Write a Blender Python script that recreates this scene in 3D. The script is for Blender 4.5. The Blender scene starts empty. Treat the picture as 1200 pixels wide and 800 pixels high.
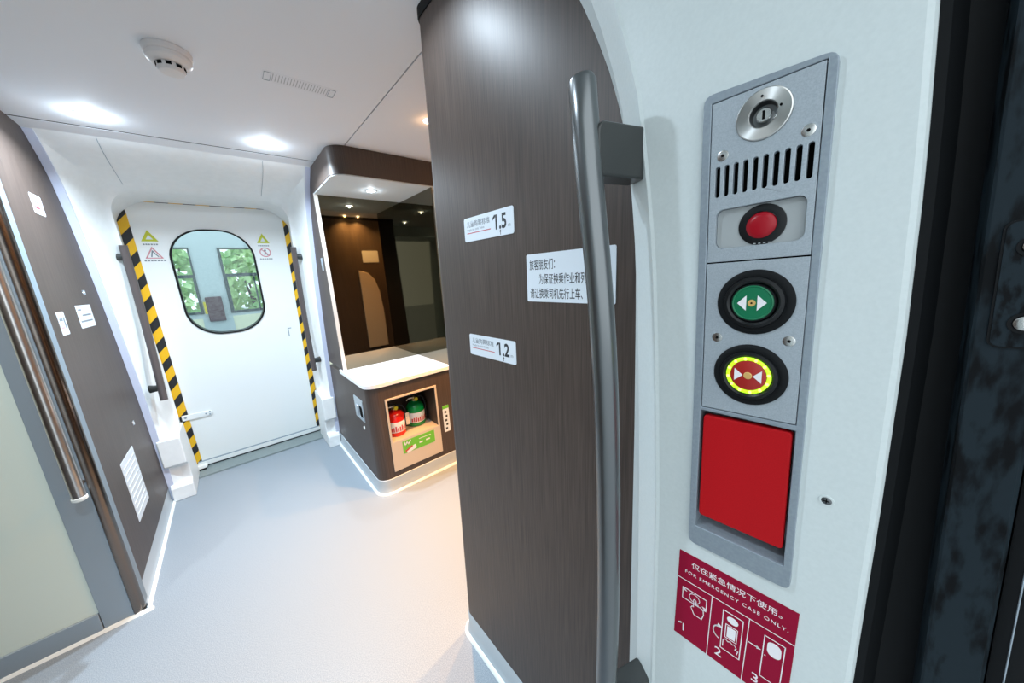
import bpy, bmesh, math, random
from mathutils import Matrix, Vector
random.seed(7)
C = bpy.context.scene.collection
S = bpy.context.scene

# ------------------------------------------------------------------ camera, world, exposure
cam_data = bpy.data.cameras.new('camera')
cam = bpy.data.objects.new('camera', cam_data); C.objects.link(cam)
cam_data.sensor_width = 36.0; cam_data.lens = 380.69 / 1200 * 36; cam_data.clip_start = 0.01
yaw, pit, rol = -0.7068, 0.2073, -0.0588
def _rx(a): return Matrix(((1,0,0),(0,math.cos(a),-math.sin(a)),(0,math.sin(a),math.cos(a))))
def _ry(a): return Matrix(((math.cos(a),0,math.sin(a)),(0,1,0),(-math.sin(a),0,math.cos(a))))
def _rz(a): return Matrix(((math.cos(a),-math.sin(a),0),(math.sin(a),math.cos(a),0),(0,0,1)))
W2C = _rz(rol) @ _rx(pit) @ _ry(yaw) @ Matrix(((1,0,0),(0,0,-1),(0,1,0)))   # x right, y down, z forward
c2w = (Matrix(((1,0,0),(0,-1,0),(0,0,-1))) @ W2C).transposed()
cam.matrix_world = Matrix.Translation((0,0,1.40)) @ c2w.to_4x4()
S.camera = cam

w = bpy.data.worlds.new('overcast_sky'); S.world = w; w.use_nodes = True
bg = w.node_tree.nodes['Background']
bg.inputs[0].default_value = (0.86, 0.95, 1.0, 1); bg.inputs[1].default_value = 1.8

S.view_settings.view_transform = 'Standard'
S.view_settings.look = 'None'
S.view_settings.exposure = 0.28
S.view_settings.gamma = 1.0
S.view_settings.use_curve_mapping = False

COOL = (0.74, 0.875, 1.0); WARM = (1.0, 0.47, 0.15)
DOWN_W, NEAR_W, CORR_W, NICHE_W, LEFT_W = 18.5, 6.5, 17.0, 4.0, 8.0

# ------------------------------------------------------------------ materials
def mat(name, col, rough=0.5, metal=0.0, spec=0.5, emit=None, estr=0.0, coat=0.0):
    m = bpy.data.materials.new(name); m.use_nodes = True
    b = m.node_tree.nodes['Principled BSDF']
    b.inputs['Base Color'].default_value = (*col, 1); b.inputs['Roughness'].default_value = rough
    b.inputs['Metallic'].default_value = metal; b.inputs['Specular IOR Level'].default_value = spec
    b.inputs['Coat Weight'].default_value = coat
    if emit:
        b.inputs['Emission Color'].default_value = (*emit, 1); b.inputs['Emission Strength'].default_value = estr
    return m
def srgb(r, g, b):
    f = lambda c: (c/255/12.92) if c/255 <= .04045 else ((c/255+.055)/1.055)**2.4
    return (f(r), f(g), f(b))
def noisy(m, c1, c2, scale=(50,50,50), detail=3, lo=.35, hi=.65, bump=0.0, dist=.001, nscale=1.0):
    nt = m.node_tree; b = nt.nodes['Principled BSDF']
    tc = nt.nodes.new('ShaderNodeTexCoord'); mp = nt.nodes.new('ShaderNodeMapping')
    mp.inputs['Scale'].default_value = scale
    nz = nt.nodes.new('ShaderNodeTexNoise'); nz.inputs['Scale'].default_value = nscale; nz.inputs['Detail'].default_value = detail
    rp = nt.nodes.new('ShaderNodeValToRGB')
    rp.color_ramp.elements[0].position = lo; rp.color_ramp.elements[0].color = (*c1, 1)
    rp.color_ramp.elements[1].position = hi; rp.color_ramp.elements[1].color = (*c2, 1)
    nt.links.new(tc.outputs['Object'], mp.inputs[0]); nt.links.new(mp.outputs[0], nz.inputs['Vector'])
    nt.links.new(nz.outputs[0], rp.inputs[0]); nt.links.new(rp.outputs[0], b.inputs['Base Color'])
    if bump:
        bp = nt.nodes.new('ShaderNodeBump'); bp.inputs['Strength'].default_value = bump; bp.inputs['Distance'].default_value = dist
        nt.links.new(nz.outputs[0], bp.inputs['Height']); nt.links.new(bp.outputs[0], b.inputs['Normal'])
    return m
M = {}
M['wood'] = noisy(mat('dark_wood_laminate', (.08,.06,.05), .47, spec=.45), (.036,.025,.021), (.088,.064,.052), (320,320,4.0), 4, .25, .75, .08, .0006)
M['white'] = noisy(mat('white_moulded_panel', (.72,.76,.76), .38), (.82,.85,.85), (.85,.88,.88), (30,30,30))
M['white_far'] = mat('white_door_paint', (.84,.87,.86), .35)
M['jamb'] = noisy(mat('satin_white_jamb_paint', (.62,.68,.70), .42), (.575,.635,.635), (.605,.665,.665), (260,260,260), 2, .3, .7, .06, .0003)
M['ceiling'] = mat('pale_grey_ceiling_panel', (.85,.885,.93), .75, spec=.2)
M['lav'] = mat('pale_lavender_edge_trim', (.58,.63,.78), .35)
M['floor'] = noisy(mat('speckled_grey_floor', (.4,.44,.48), .46), (.19,.228,.262), (.30,.345,.388), (330,330,330), 2, .35, .65, .05, .0004)
M['sill'] = noisy(mat('grey_threshold', (.2,.25,.25), .5), (.17,.21,.215), (.24,.29,.29), (200,200,200))
M['kick'] = mat('grey_metal_kickplate', (.46,.52,.56), .36, metal=.15)
M['line'] = mat('pale_sealant_strip', (.82,.86,.84), .4)
M['bluegrey'] = mat('blue_grey_frame_paint', (.32,.385,.44), .4, metal=.25)
M['strip'] = mat('dull_blue_grey_strip', (.20,.255,.30), .5, spec=.3)
M['alu'] = mat('brushed_aluminium_trim', (.55,.62,.68), .3, metal=.7)
M['chrome'] = mat('polished_steel', (.66,.62,.59), .30, metal=1.0)
M['corner'] = mat('dark_reflective_corner_metal', (.20,.17,.15), .22, metal=1.0)
M['cream'] = mat('pale_cream_panel', (.68,.75,.67), .42)
M['panel'] = noisy(mat('grey_painted_metal', (.36,.41,.45), .42, metal=.25), (.33,.38,.42), (.40,.45,.49), (900,900,900), 2, .35, .65, .1, .0002)
M['panelframe'] = noisy(mat('grey_metal_surround', (.25,.30,.345), .4, metal=.25), (.24,.285,.33), (.28,.33,.37), (300,300,300), 3, .3, .7)
M['steel'] = mat('turned_steel', (.66,.66,.64), .24, metal=1.0)
M['turned'] = mat('turned_steel_ring', (.62,.62,.60), .32, metal=1.0)
_b = M['turned'].node_tree.nodes['Principled BSDF']; _b.inputs['Anisotropic'].default_value = .85
_t = M['turned'].node_tree.nodes.new('ShaderNodeTangent'); _t.direction_type = 'RADIAL'; _t.axis = 'Z'
M['turned'].node_tree.links.new(_t.outputs[0], _b.inputs['Tangent'])
M['handle'] = mat('dark_anodised_metal', (.165,.175,.18), .28, metal=.85)
M['bracket'] = mat('dark_moulded_bracket', (.030,.033,.032), .3)
M['farhandle'] = mat('brown_grey_handle', (.085,.07,.068), .4)
M['black'] = mat('black_rubber', (.005,.006,.007), .6, spec=.15)
M['blackpl'] = mat('black_plastic', (.006,.007,.008), .35, spec=.3)
M['dark'] = mat('dark_cavity', (.004,.004,.004), .9, spec=.1)
M['red'] = noisy(mat('red_textured_plastic', (.42,.004,.008), .55, spec=.15), (.40,.004,.008), (.46,.006,.010), (900,900,900), 2, .3, .7, .1, .0002)
M['redlamp'] = mat('red_lamp_lens', (.30,.004,.012), .3, spec=.3, emit=(.6,.01,.03), estr=.04)
M['redcap'] = mat('red_button_cap', (.36,.015,.012), .35)
M['greencap'] = mat('green_button_cap', (.0,.15,.062), .35)
M['gold'] = mat('amber_button_dot', (.62,.38,.12), .4)
M['lime'] = mat('lit_lime_ring', (.4,.8,.02), .4, emit=(.40,.85,.01), estr=.95)
M['limedot'] = mat('lit_lime_diode', (.7,1,.2), .4, emit=(.75,1.0,.10), estr=2.2)
M['clear'] = mat('scratched_clear_window', (.36,.385,.39), .3)
M['maroon'] = mat('maroon_sticker', (.27,.004,.030), .6, spec=.12)
M['ink'] = mat('white_print', (.80,.78,.80), .45)
M['signw'] = mat('white_sign_vinyl', (.70,.76,.82), .35)
M['text'] = mat('black_print', (.022,.026,.032), .5)
M['greytext'] = mat('grey_print', (.19,.22,.25), .5)
M['redprint'] = mat('red_print', (.5,.045,.06), .5)
M['pink'] = mat('faded_red_print', (.62,.27,.30), .5)
M['yellow'] = mat('yellow_print', (.72,.60,.02), .5)
M['limeprint'] = mat('yellow_green_print', (.52,.56,.03), .5)
M['green'] = mat('green_label', (.14,.50,.035), .45)
M['counter'] = mat('white_solid_counter', (.86,.86,.88), .25)
M['mirror'] = mat('dark_bronze_mirror', (.165,.150,.108), .03, metal=1.0)
M['soffit'] = mat('pale_soffit', (.66,.72,.74), .7, spec=.2)
M['edge'] = mat('satin_edge_strip', (.78,.74,.68), .25, metal=.4)
M['beige'] = mat('brushed_beige_panel', (.62,.53,.43), .42, metal=.15)
M['exred'] = mat('red_extinguisher_paint', (.68,.014,.008), .25)
M['exgreen'] = mat('green_extinguisher_paint', (.0,.25,.052), .25)
M['brass'] = mat('brass_valve', (.72,.52,.20), .3, metal=.8)
M['lampglass'] = mat('lit_downlight_cool', (1,1,1), .4, emit=(.93,.97,1.0), estr=14)
M['lampwarm'] = mat('lit_downlight_warm', (1,1,1), .4, emit=(1.0,.86,.66), estr=9)
M['detector'] = mat('white_detector_plastic', (.78,.75,.74), .35)
M['grille'] = mat('pale_grille', (.82,.855,.90), .5)
M['ventslot'] = mat('grey_vent_slots', (.50,.53,.56), .8, spec=.1)
M['ground'] = noisy(mat('wet_gravel_platform', (.3,.3,.3), .5), (.06,.07,.08), (.75,.78,.80), (22,22,22), 5, .38, .62, .3, .02)
M['leaf'] = noisy(mat('green_leaves', (.15,.35,.08), .5), (.34,.62,.28), (.72,.86,.48), (2.2,2.2,2.2), 3)
M['car'] = mat('pale_grey_carriage_paint', (.50,.58,.62), .4)
M['carlow'] = mat('cream_carriage_skirt', (.80,.80,.62), .5)
M['carframe'] = mat('dark_teal_window_frame', (.03,.055,.065), .4)
M['hatch'] = mat('maroon_hatch_paint', (.075,.03,.045), .5)

def tape_mat():
    m = mat('hazard_stripes', (.8,.5,.0), .45); nt = m.node_tree; b = nt.nodes['Principled BSDF']
    tc = nt.nodes.new('ShaderNodeTexCoord'); sp = nt.nodes.new('ShaderNodeSeparateXYZ')
    nt.links.new(tc.outputs['Object'], sp.inputs[0])
    def mth(op, a, bb):
        n = nt.nodes.new('ShaderNodeMath'); n.operation = op
        for i, v in enumerate((a, bb)):
            if hasattr(v, 'links'): nt.links.new(v, n.inputs[i])
            else: n.inputs[i].default_value = v
        return n.outputs[0]
    s = mth('ADD', mth('MULTIPLY', sp.outputs[0], -7.5), mth('MULTIPLY', sp.outputs[1], 6.8))
    fr = mth('FRACT', mth('ADD', s, 40.0), 0); st = mth('LESS_THAN', fr, 0.47)
    mx = nt.nodes.new('ShaderNodeMixRGB'); mx.inputs[1].default_value = (.80,.46,.008,1); mx.inputs[2].default_value = (.012,.013,.016,1)
    nt.links.new(st, mx.inputs[0]); nt.links.new(mx.outputs[0], b.inputs['Base Color'])
    return m
M['tape'] = tape_mat()
def worn_shaded_mat():
    m = mat('worn_shaded_blue_grey_metal', (.05,.07,.085), .6, spec=.12)
    return noisy(m, (.002,.003,.004), (.012,.020,.026), (150,70,22), 5, .40, .52)  # metal wear; extra dark mottling stands in for shade on the strip
M['worn_shaded'] = worn_shaded_mat()
def glass_mat():
    m = bpy.data.materials.new('tinted_window_glass'); m.use_nodes = True; nt = m.node_tree; nt.nodes.clear()
    o = nt.nodes.new('ShaderNodeOutputMaterial'); mx = nt.nodes.new('ShaderNodeMixShader')
    t = nt.nodes.new('ShaderNodeBsdfTransparent'); t.inputs[0].default_value = (.86,.95,.95,1)
    g = nt.nodes.new('ShaderNodeBsdfGlossy'); g.inputs['Roughness'].default_value = .03
    mx.inputs[0].default_value = .10
    nt.links.new(t.outputs[0], mx.inputs[1]); nt.links.new(g.outputs[0], mx.inputs[2]); nt.links.new(mx.outputs[0], o.inputs[0])
    return m
M['glass'] = glass_mat()

# ------------------------------------------------------------------ mesh helpers
def rr(w, h, r, cx=0, cy=0, n=6):
    rs = r if isinstance(r, (tuple, list)) else (r, r, r, r)          # TR, TL, BL, BR
    out = []
    for k, (sx, sy) in enumerate(((1,1),(-1,1),(-1,-1),(1,-1))):
        q = rs[k]
        for i in range(n + 1):
            a = math.pi/2 * (k + i/n)
            out.append((cx + sx*(w/2 - q) + q*math.cos(a), cy + sy*(h/2 - q) + q*math.sin(a)))
    return out
def circ(r, cx=0, cy=0, n=40): return [(cx + r*math.cos(2*math.pi*i/n), cy + r*math.sin(2*math.pi*i/n)) for i in range(n)]
def interp(tab, z):
    if z <= tab[0][0]: return tab[0][1]
    for (a, b), (c, d) in zip(tab, tab[1:]):
        if z <= c: return b + (d - b) * (z - a) / (c - a)
    return tab[-1][1]
class MB:
    def __init__(s): s.bm = bmesh.new()
    def v(s, p): return s.bm.verts.new(p)
    def face(s, pts): s.bm.faces.new([s.v(p) for p in pts]); return s
    def box(s, x0, x1, y0, y1, z0, z1):
        return s.prism([(x0,y0),(x1,y0),(x1,y1),(x0,y1)], z0, z1)
    def prism(s, pts, z0, z1, f=None):
        f = f or (lambda x, y, z: (x, y, z))
        a = [s.v(f(x, y, z0)) for x, y in pts]; b = [s.v(f(x, y, z1)) for x, y in pts]; n = len(pts)
        s.bm.faces.new(a[::-1]); s.bm.faces.new(b)
        for i in range(n): s.bm.faces.new((a[i], a[(i+1)%n], b[(i+1)%n], b[i]))
        return s
    def plate(s, outer, holes, z0, z1):
        loops = [outer] + list(holes)
        for z, top in ((z1, True), (z0, False)):
            es = []
            for lp in loops:
                vs = [s.v((x, y, z)) for x, y in lp]
                es += [s.bm.edges.new((vs[i], vs[(i+1) % len(vs)])) for i in range(len(vs))]
            bmesh.ops.triangle_fill(s.bm, use_beauty=True, edges=es, normal=(0,0,1 if top else -1))
        for lp in loops:
            n = len(lp); a = [s.v((x, y, z0)) for x, y in lp]; b = [s.v((x, y, z1)) for x, y in lp]
            for i in range(n): s.bm.faces.new((a[i], a[(i+1)%n], b[(i+1)%n], b[i]))
        bmesh.ops.remove_doubles(s.bm, verts=s.bm.verts[:], dist=1e-6)
        bmesh.ops.recalc_face_normals(s.bm, faces=s.bm.faces[:])
        return s
    def lathe(s, prof, seg=40, origin=(0,0,0), mtx=None):
        mtx = mtx or Matrix.Translation(origin); rings = []
        for r, z in prof:
            if r < 1e-7: rings.append([s.v(mtx @ Vector((0,0,z)))])
            else: rings.append([s.v(mtx @ Vector((r*math.cos(2*math.pi*i/seg), r*math.sin(2*math.pi*i/seg), z))) for i in range(seg)])
        for a, b in zip(rings, rings[1:]):
            for i in range(seg):
                j = (i+1) % seg
                if len(a) == 1 and len(b) == 1: continue
                if len(a) == 1: s.bm.faces.new((a[0], b[i], b[j]))
                elif len(b) == 1: s.bm.faces.new((a[i], a[j], b[0]))
                else: s.bm.faces.new((a[i], a[j], b[j], b[i]))
        bmesh.ops.recalc_face_normals(s.bm, faces=s.bm.faces[:]); return s
    def tube(s, path, r, seg=16, caps=True, squash=None):
        path = [Vector(p) for p in path]; rings = []
        up = None
        for i, p in enumerate(path):
            t = (path[min(i+1, len(path)-1)] - path[max(i-1, 0)]).normalized()
            if up is None:
                up = Vector((1,0,0)) if abs(t.x) < .8 else Vector((0,1,0))
            a = (up - t*up.dot(t)).normalized(); b = t.cross(a); up = a
            rad = r[i] if isinstance(r, (list, tuple)) else r
            sa, sb = squash or (1, 1)
            rings.append([s.v(p + a*sa*rad*math.cos(2*math.pi*k/seg) + b*sb*rad*math.sin(2*math.pi*k/seg)) for k in range(seg)])
        for a, b in zip(rings, rings[1:]):
            for k in range(seg): s.bm.faces.new((a[k], a[(k+1)%seg], b[(k+1)%seg], b[k]))
        if caps: s.bm.faces.new(rings[0][::-1]); s.bm.faces.new(rings[-1])
        bmesh.ops.recalc_face_normals(s.bm, faces=s.bm.faces[:]); return s
    def line(s, p, q, wd, z0, z1):
        p, q = Vector(p), Vector(q); d = (q - p); d.normalize(); n = Vector((-d.y, d.x)) * wd/2
        p = p - d*wd*.3; q = q + d*wd*.3
        return s.prism([tuple(p-n), tuple(q-n), tuple(q+n), tuple(p+n)], z0, z1)
    def poly(s, pts, wd, z0, z1, close=False):
        pts = list(pts) + ([pts[0]] if close else [])
        for a, b in zip(pts, pts[1:]): s.line(a, b, wd, z0, z1)
        return s
    def grid(s, rows):
        vs = [[s.v(p) for p in r] for r in rows]
        for a, b in zip(vs, vs[1:]):
            for i in range(len(a)-1): s.bm.faces.new((a[i], a[i+1], b[i+1], b[i]))
        return s
    def build(s, name, m, parent=None, mtx=None, smooth=None, bevel=0, kind=None, solid=0, loc=None):
        me = bpy.data.meshes.new(name); s.bm.to_mesh(me); s.bm.free(); me.materials.append(M[m] if isinstance(m, str) else m)
        o = bpy.data.objects.new(name, me); C.objects.link(o)
        if parent is not None: o.parent = parent
        if mtx is not None: o.matrix_local = mtx
        if loc is not None: o.location = loc
        if smooth:
            for p in me.polygons: p.use_smooth = True
            me.set_sharp_from_angle(angle=math.radians(smooth))
        if solid:
            md = o.modifiers.new('thickness', 'SOLIDIFY'); md.thickness = solid; md.offset = -1
        if bevel:
            md = o.modifiers.new('bevel', 'BEVEL'); md.width = bevel; md.segments = 3; md.limit_method = 'ANGLE'; md.angle_limit = math.radians(35)
        if kind: o['kind'] = kind
        return o
def frame(o, u, v):
    u = Vector(u).normalized(); v = Vector(v).normalized(); n = u.cross(v)
    return Matrix(((u.x, v.x, n.x, o[0]), (u.y, v.y, n.y, o[1]), (u.z, v.z, n.z, o[2]), (0,0,0,1)))
def tag(o, label, cat, group=None):
    o['label'] = label; o['category'] = cat
    if group: o['group'] = group
    return o
def thing(name, label, cat, mtx=None, group=None):
    o = bpy.data.objects.new(name, None); C.objects.link(o); o.empty_display_size = .05
    if mtx is not None: o.matrix_world = mtx
    return tag(o, label, cat, group)
def struct(name, mb, m, parent=None, **k): return mb.build(name, m, parent, kind='structure', **k)
def text(body, size, m, parent, x, y, z, align='LEFT', xs=1.0, name='lettering', bold=0.0, spacing=1.0):
    c = bpy.data.curves.new('txt', 'FONT'); c.body = body; c.size = size; c.align_x = align; c.extrude = .0002; c.offset = bold; c.space_character = spacing
    t = bpy.data.objects.new('txt', c); C.objects.link(t)
    dg = bpy.context.evaluated_depsgraph_get(); me = bpy.data.meshes.new_from_object(t.evaluated_get(dg))
    bpy.data.objects.remove(t); me.materials.clear(); me.materials.append(M[m])
    o = bpy.data.objects.new(name, me); C.objects.link(o); o.parent = parent
    o.matrix_local = Matrix.Translation((x, y, z)) @ Matrix.Diagonal((xs, 1, 1, 1)); return o
def boolean(o, cutter):
    md = o.modifiers.new('cut', 'BOOLEAN'); md.object = cutter; md.operation = 'DIFFERENCE'; md.solver = 'EXACT'
    dg = bpy.context.evaluated_depsgraph_get(); me = bpy.data.meshes.new_from_object(o.evaluated_get(dg))
    o.modifiers.clear(); o.data = me; bpy.data.objects.remove(cutter)

# ------------------------------------------------------------------ shared dimensions
CZ = 2.13                                                        # ceiling height
PF = [(0,3.075),(.35,3.045),(.65,3.01),(.9,2.972),(1.15,2.925),(1.4,2.872),(1.6,2.815),(1.8,2.750),(1.96,2.675),(2.05,2.60),(2.10,2.545),(2.13,2.505)]
def P(z): return interp(PF, z)                                   # far edge of the side walls
def D(z): return 3.50 - .135*z                                   # plane of the far door
NB = [(0,.262),(.58,.268),(1.11,.2735),(1.374,.279),(1.497,.287),(1.604,.304),(1.687,.328),(1.772,.363),(1.84,.396),(1.95,.455),(2.05,.52),(2.13,.58)]
NH = [(0,.176),(.75,.179),(1.05,.182),(1.25,.190),(1.41,.199),(1.51,.211),(1.61,.225),(1.71,.256),(1.85,.31),(2.0,.40),(2.13,.50)]
NE = [(0,-.052),(.5,-.038),(.97,-.0235),(1.17,-.019),(1.33,-.0142),(1.46,-.008),(1.57,0.0),(1.8,.018),(2.13,.05)]
XR, XL = .41, -.53
def XW(z): return .498 + .019*z                               # the wood wall leans out slightly
def zs(a, b, n=24): return [a + (b-a)*i/n for i in range(n+1)]

# ------------------------------------------------------------------ floor and ceiling
struct('floor', MB().box(-2.2, 2.2, -.10, 3.40, -.05, 0), 'floor')
struct('trim_1', MB().prism([(3.30,0.0),(3.30,.012),(3.46,.004),(3.56,.004),(3.56,-.05),(3.30,-.05)], -.42, .47, lambda a,b,c: (c,a,b)), 'sill')
cl = MB()
cl.box(-2.2, .6255, -.12, 2.380, CZ, CZ+.02); cl.box(.6305, 2.2, -.12, 2.380, CZ, CZ+.02)
struct('ceiling', cl, 'ceiling')
struct('trim_2', MB().box(-2.2, 2.2, -.12, 3.6, CZ+.022, CZ+.04), 'dark')
struct('ceiling_gap_shade', MB().box(-.56, .545, 2.380, 2.394, CZ+.0015, CZ+.01), 'dark')  # black strip standing in for the shade inside the ceiling gap
struct('trim_3', MB().box(-.60, .56, 2.394, 2.515, CZ, CZ+.02), 'ceiling')

# ------------------------------------------------------------------ right wall: dark wood compartment
rw = MB()
r = .035
def rw_plan(z):
    y0 = interp(NB, z); y1 = .970
    arc = [(XW(z) + r - r*math.cos(a), y1 - r + r*math.sin(a)) for a in [math.pi/2*i/8 for i in range(9)]]
    return [(XW(z), y0)] + arc + [(2.1, y1)]
rw.grid([[(x, y, z) for x, y in rw_plan(z)] for z in zs(.09, CZ)])
struct('wall_right', rw, 'wood', smooth=40)
cap = MB()
def cap_plan(z, off):
    y1 = .970 + off; q = r + off; x = XW(z) - off
    arc = [(x + q - q*math.cos(a), y1 - q + q*math.sin(a)) for a in [math.pi/2*i/8 for i in range(9)]]
    return [(x, interp(NB, z))] + arc + [(2.1, y1)]
cap.grid([[(x, y, z) for x, y in cap_plan(z, o)] for z, o in ((2.104,-.002),(2.104,.003),(2.108,.0045),(CZ,.0045))])
struct('trim_10', cap, 'black', smooth=30)
bb = MB()
def bb_plan(z, off):
    y1 = .970 + off; q = r + off; x = XW(0) - off
    arc = [(x + q - q*math.cos(a), y1 - q + q*math.sin(a)) for a in [math.pi/2*i/8 for i in range(9)]]
    return [(x, .262)] + arc + [(2.1, y1)]
bb.grid([[(x, y, z) for x, y in bb_plan(z, o)] for z, o in ((.10,-.004),(.092,.001),(.035,.003),(.012,.009),(.003,.016))])
struct('baseboard_right', bb, 'kick', smooth=40)
ln = MB()
ln.grid([[(x, y, z) for x, y in bb_plan(z, o)] for z, o in ((.012,.0105),(.010,.016),(.002,.022),(0,.022))])
struct('trim_4', ln, 'line', smooth=60)

# ------------------------------------------------------------------ near jamb (white) with rounded edge
jm = MB(); rows = []; rows2 = []
for z in zs(0, CZ, 40):
    b, h, e = interp(NB, z), interp(NH, z), interp(NE, z)
    d = b - h
    xw = XW(z); rows.append([(xw+.03, b+.0, z), (xw-.003, b, z), (xw-.010, b-.002, z), (xw-.030, h+d*.80, z), (XR+.022, h+d*.42, z), (XR+.006, h+d*.13, z), (XR+.001, h+.004, z), (XR-.0012, h, z), (XR, h-.004, z)])
    rows2.append([(XR, e+.006, z), (XR+.0012, e+.0022, z), (XR+.004, e+.0004, z), (XR+.008, e, z), (XR+.05, e, z)])
jm.grid(rows); jm.grid(rows2)
PU, PV = Vector((0,-1,.0264)).normalized(), Vector((0,.0264,1)).normalized()
def panel_yz(u, v): p = Vector((XR, .092, 1.301)) + PU*u + PV*v; return (-p.y, p.z)
flat = MB().plate([(-(interp(NH, z)-.004), z) for z in zs(0, CZ, 40)] + [(-(interp(NE, z)+.006), z) for z in reversed(zs(0, CZ, 40))],
                  [[panel_yz(u, v) for u, v in ((-.0465,-.2400),(.0478,-.2400),(.0475,.2575),(-.0465,.2600))]], -.003, 0)
flat.bm.transform(frame((XR,0,0), (0,-1,0), (0,0,1)))
tmp = bpy.data.meshes.new('tmp'); flat.bm.to_mesh(tmp); flat.bm.free(); jm.bm.from_mesh(tmp); bpy.data.meshes.remove(tmp)
jamb = struct('wall_near', jm, 'jamb', smooth=17)
# the same jamb on the other side of the open doorway, and the header over it (behind the camera)
lj = MB(); rows = []
for z in zs(0, CZ, 20):
    b, h, e = interp(NB, z), interp(NH, z), interp(NE, z)
    rows.append([(-.53, b, z), (-.50, b, z), (-XR-.02, h+(b-h)*.5, z), (-XR, h, z), (-XR, e, z), (-XR-.06, e, z)])
lj.grid(rows); struct('wall_near.001', lj, 'jamb', smooth=28)
lc = MB(); lc.grid([[(-XW(z), interp(NB, z), z), (-XW(z), .97, z), (-2.15, .97, z)] for z in zs(0, CZ)])
struct('wall_left.001', lc, 'wood', smooth=40)
struct('wall_near.002', MB().box(-XR-.01, XR+.01, -.05, .50, 1.99, CZ), 'jamb')

# dark edge of the exterior door frame beyond the jamb
door2 = MB(); rows = []
def e_off(z, a): return a + .052*(z-1.25)
for z in zs(0, CZ, 40):
    e = interp(NE, z)
    rows.append([(XR+.012, e+.003, z), (XR+.0122, e-.006, z), (XR+.022, e-.014, z), (XR+.026, e_off(z,-.050), z), (XR+.03, e_off(z,-.094)-.02, z)])
door2.grid(rows)
d2 = struct('door_2', door2, 'black', smooth=35)
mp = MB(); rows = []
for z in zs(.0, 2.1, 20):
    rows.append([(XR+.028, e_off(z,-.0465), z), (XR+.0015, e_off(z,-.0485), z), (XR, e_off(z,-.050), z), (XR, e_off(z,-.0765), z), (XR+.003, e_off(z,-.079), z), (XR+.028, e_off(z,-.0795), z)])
mp.grid(rows); mp.build('metal_edge', 'worn_shaded', d2, smooth=30)
sl = MB(); rows = []
for z in zs(.0, 2.1, 20):
    rows.append([(XR+.028, e_off(z,-.079), z), (XR+.004, e_off(z,-.080), z), (XR+.002, e_off(z,-.086), z), (XR+.002, e_off(z,-.094), z), (XR+.03, e_off(z,-.096), z)])
sl.grid(rows); sl.build('rubber_seal', 'black', d2, smooth=30)
sl = MB(); rows = []
for z in zs(.0, 2.1, 20):
    rows.append([(XR+.0022, e_off(z,-.0868), z), (XR+.0010, e_off(z,-.0870), z), (XR+.0010, e_off(z,-.0876), z), (XR+.0022, e_off(z,-.0878), z)])
sl.grid(rows); sl.build('seal_bead', 'bluegrey', d2)
fm = frame((XR-.0002, e_off(1.37,-.0695), 1.372), (0,-1,.052), (0,.052,1))
pl = MB().prism(rr(.029, .088, .006), 0, .0012).build('cover_plate_seal', 'black', d2, mtx=fm)
pl = MB().prism(rr(.0265, .0855, .005), 0, .0018).build('cover_plate', 'worn_shaded', d2, mtx=fm)
for k, yy in enumerate((-.026, .026)):
    sc = MB().lathe([(0,.0036),(.0032,.0036),(.0048,.0028),(.0052,.0018)], 20, (-.0005 - .001*k, yy, 0))
    b = sc.build('screw', 'steel', pl, smooth=40)
    rg = MB().plate(circ(.0072, -.0005-.001*k, yy), [circ(.0055, -.0005-.001*k, yy)], .0015, .0024); rg.build('screw_ring', 'black', pl)

# ------------------------------------------------------------------ left wall: wood panel, corner trim, partition with cream panel
lw = MB(); rows = []
for z in zs(.105, CZ): rows.append([(XL, 2.112, z), (XL, P(z)*.5+2.112*.5, z), (XL, P(z), z), (XL-.04, P(z), z)])
lw.grid(rows); struct('wall_left', lw, 'wood', smooth=30)
bl = MB()
bl.grid([[(XL-.002+o, 2.075, z), (XL-.002+o, 3.075, z)] for z, o in ((.112,0),(.03,.002),(.012,.006),(.004,.012))])
struct('baseboard_left', bl, 'kick', smooth=40)
l2 = MB().prism([(XL+.007,.0),(XL+.007,.010),(XL+.013,.009),(XL+.019,0)], 2.05, 3.06, lambda a,b,c: (a,c,b))
struct('trim_5', l2, 'line')
ct = MB()
q = .03
arc = [(XL+.002, 2.114), (XL+.002, 2.066)]
ct.grid([[(x, y, z) for x, y in arc] for z in (0, CZ)])
struct('trim_6', ct, 'strip')
ct = MB()
arc = [(XL+.002, 2.066)] + [(XL+.002 - q + q*math.cos(a), 2.066 - q*math.sin(a)) for a in [math.pi/2*i/10 for i in range(1, 11)]] + [(-.562, 2.048)]
ct.grid([[(x, y, z) for x, y in arc] for z in (0, CZ)])
struct('trim_7', ct, 'corner', smooth=40)
struct('wall_partition', MB().box(-2.2, -.644, 2.046, 2.08, .092, CZ), 'cream')
struct('trim_8', MB().box(-.646, -.560, 2.040, 2.08, 0, CZ), 'bluegrey', bevel=.002)
struct('baseboard_partition', MB().box(-2.2, -.648, 2.036, 2.08, 0, .092), 'bluegrey', bevel=.002)
struct('trim_9', MB().prism([(2.040,0),(2.040,.012),(2.033,.011),(2.026,0)], -2.2, -.50, lambda a,b,c: (c,a,b)), 'line')
# unseen ends of the corridor
struct('wall_corridor', MB().box(-2.2, -2.15, -.1, 3.4, 0, CZ), 'wood')
struct('wall_corridor.001', MB().box(2.10, 2.15, -.1, 3.4, 0, CZ), 'wood')

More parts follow.
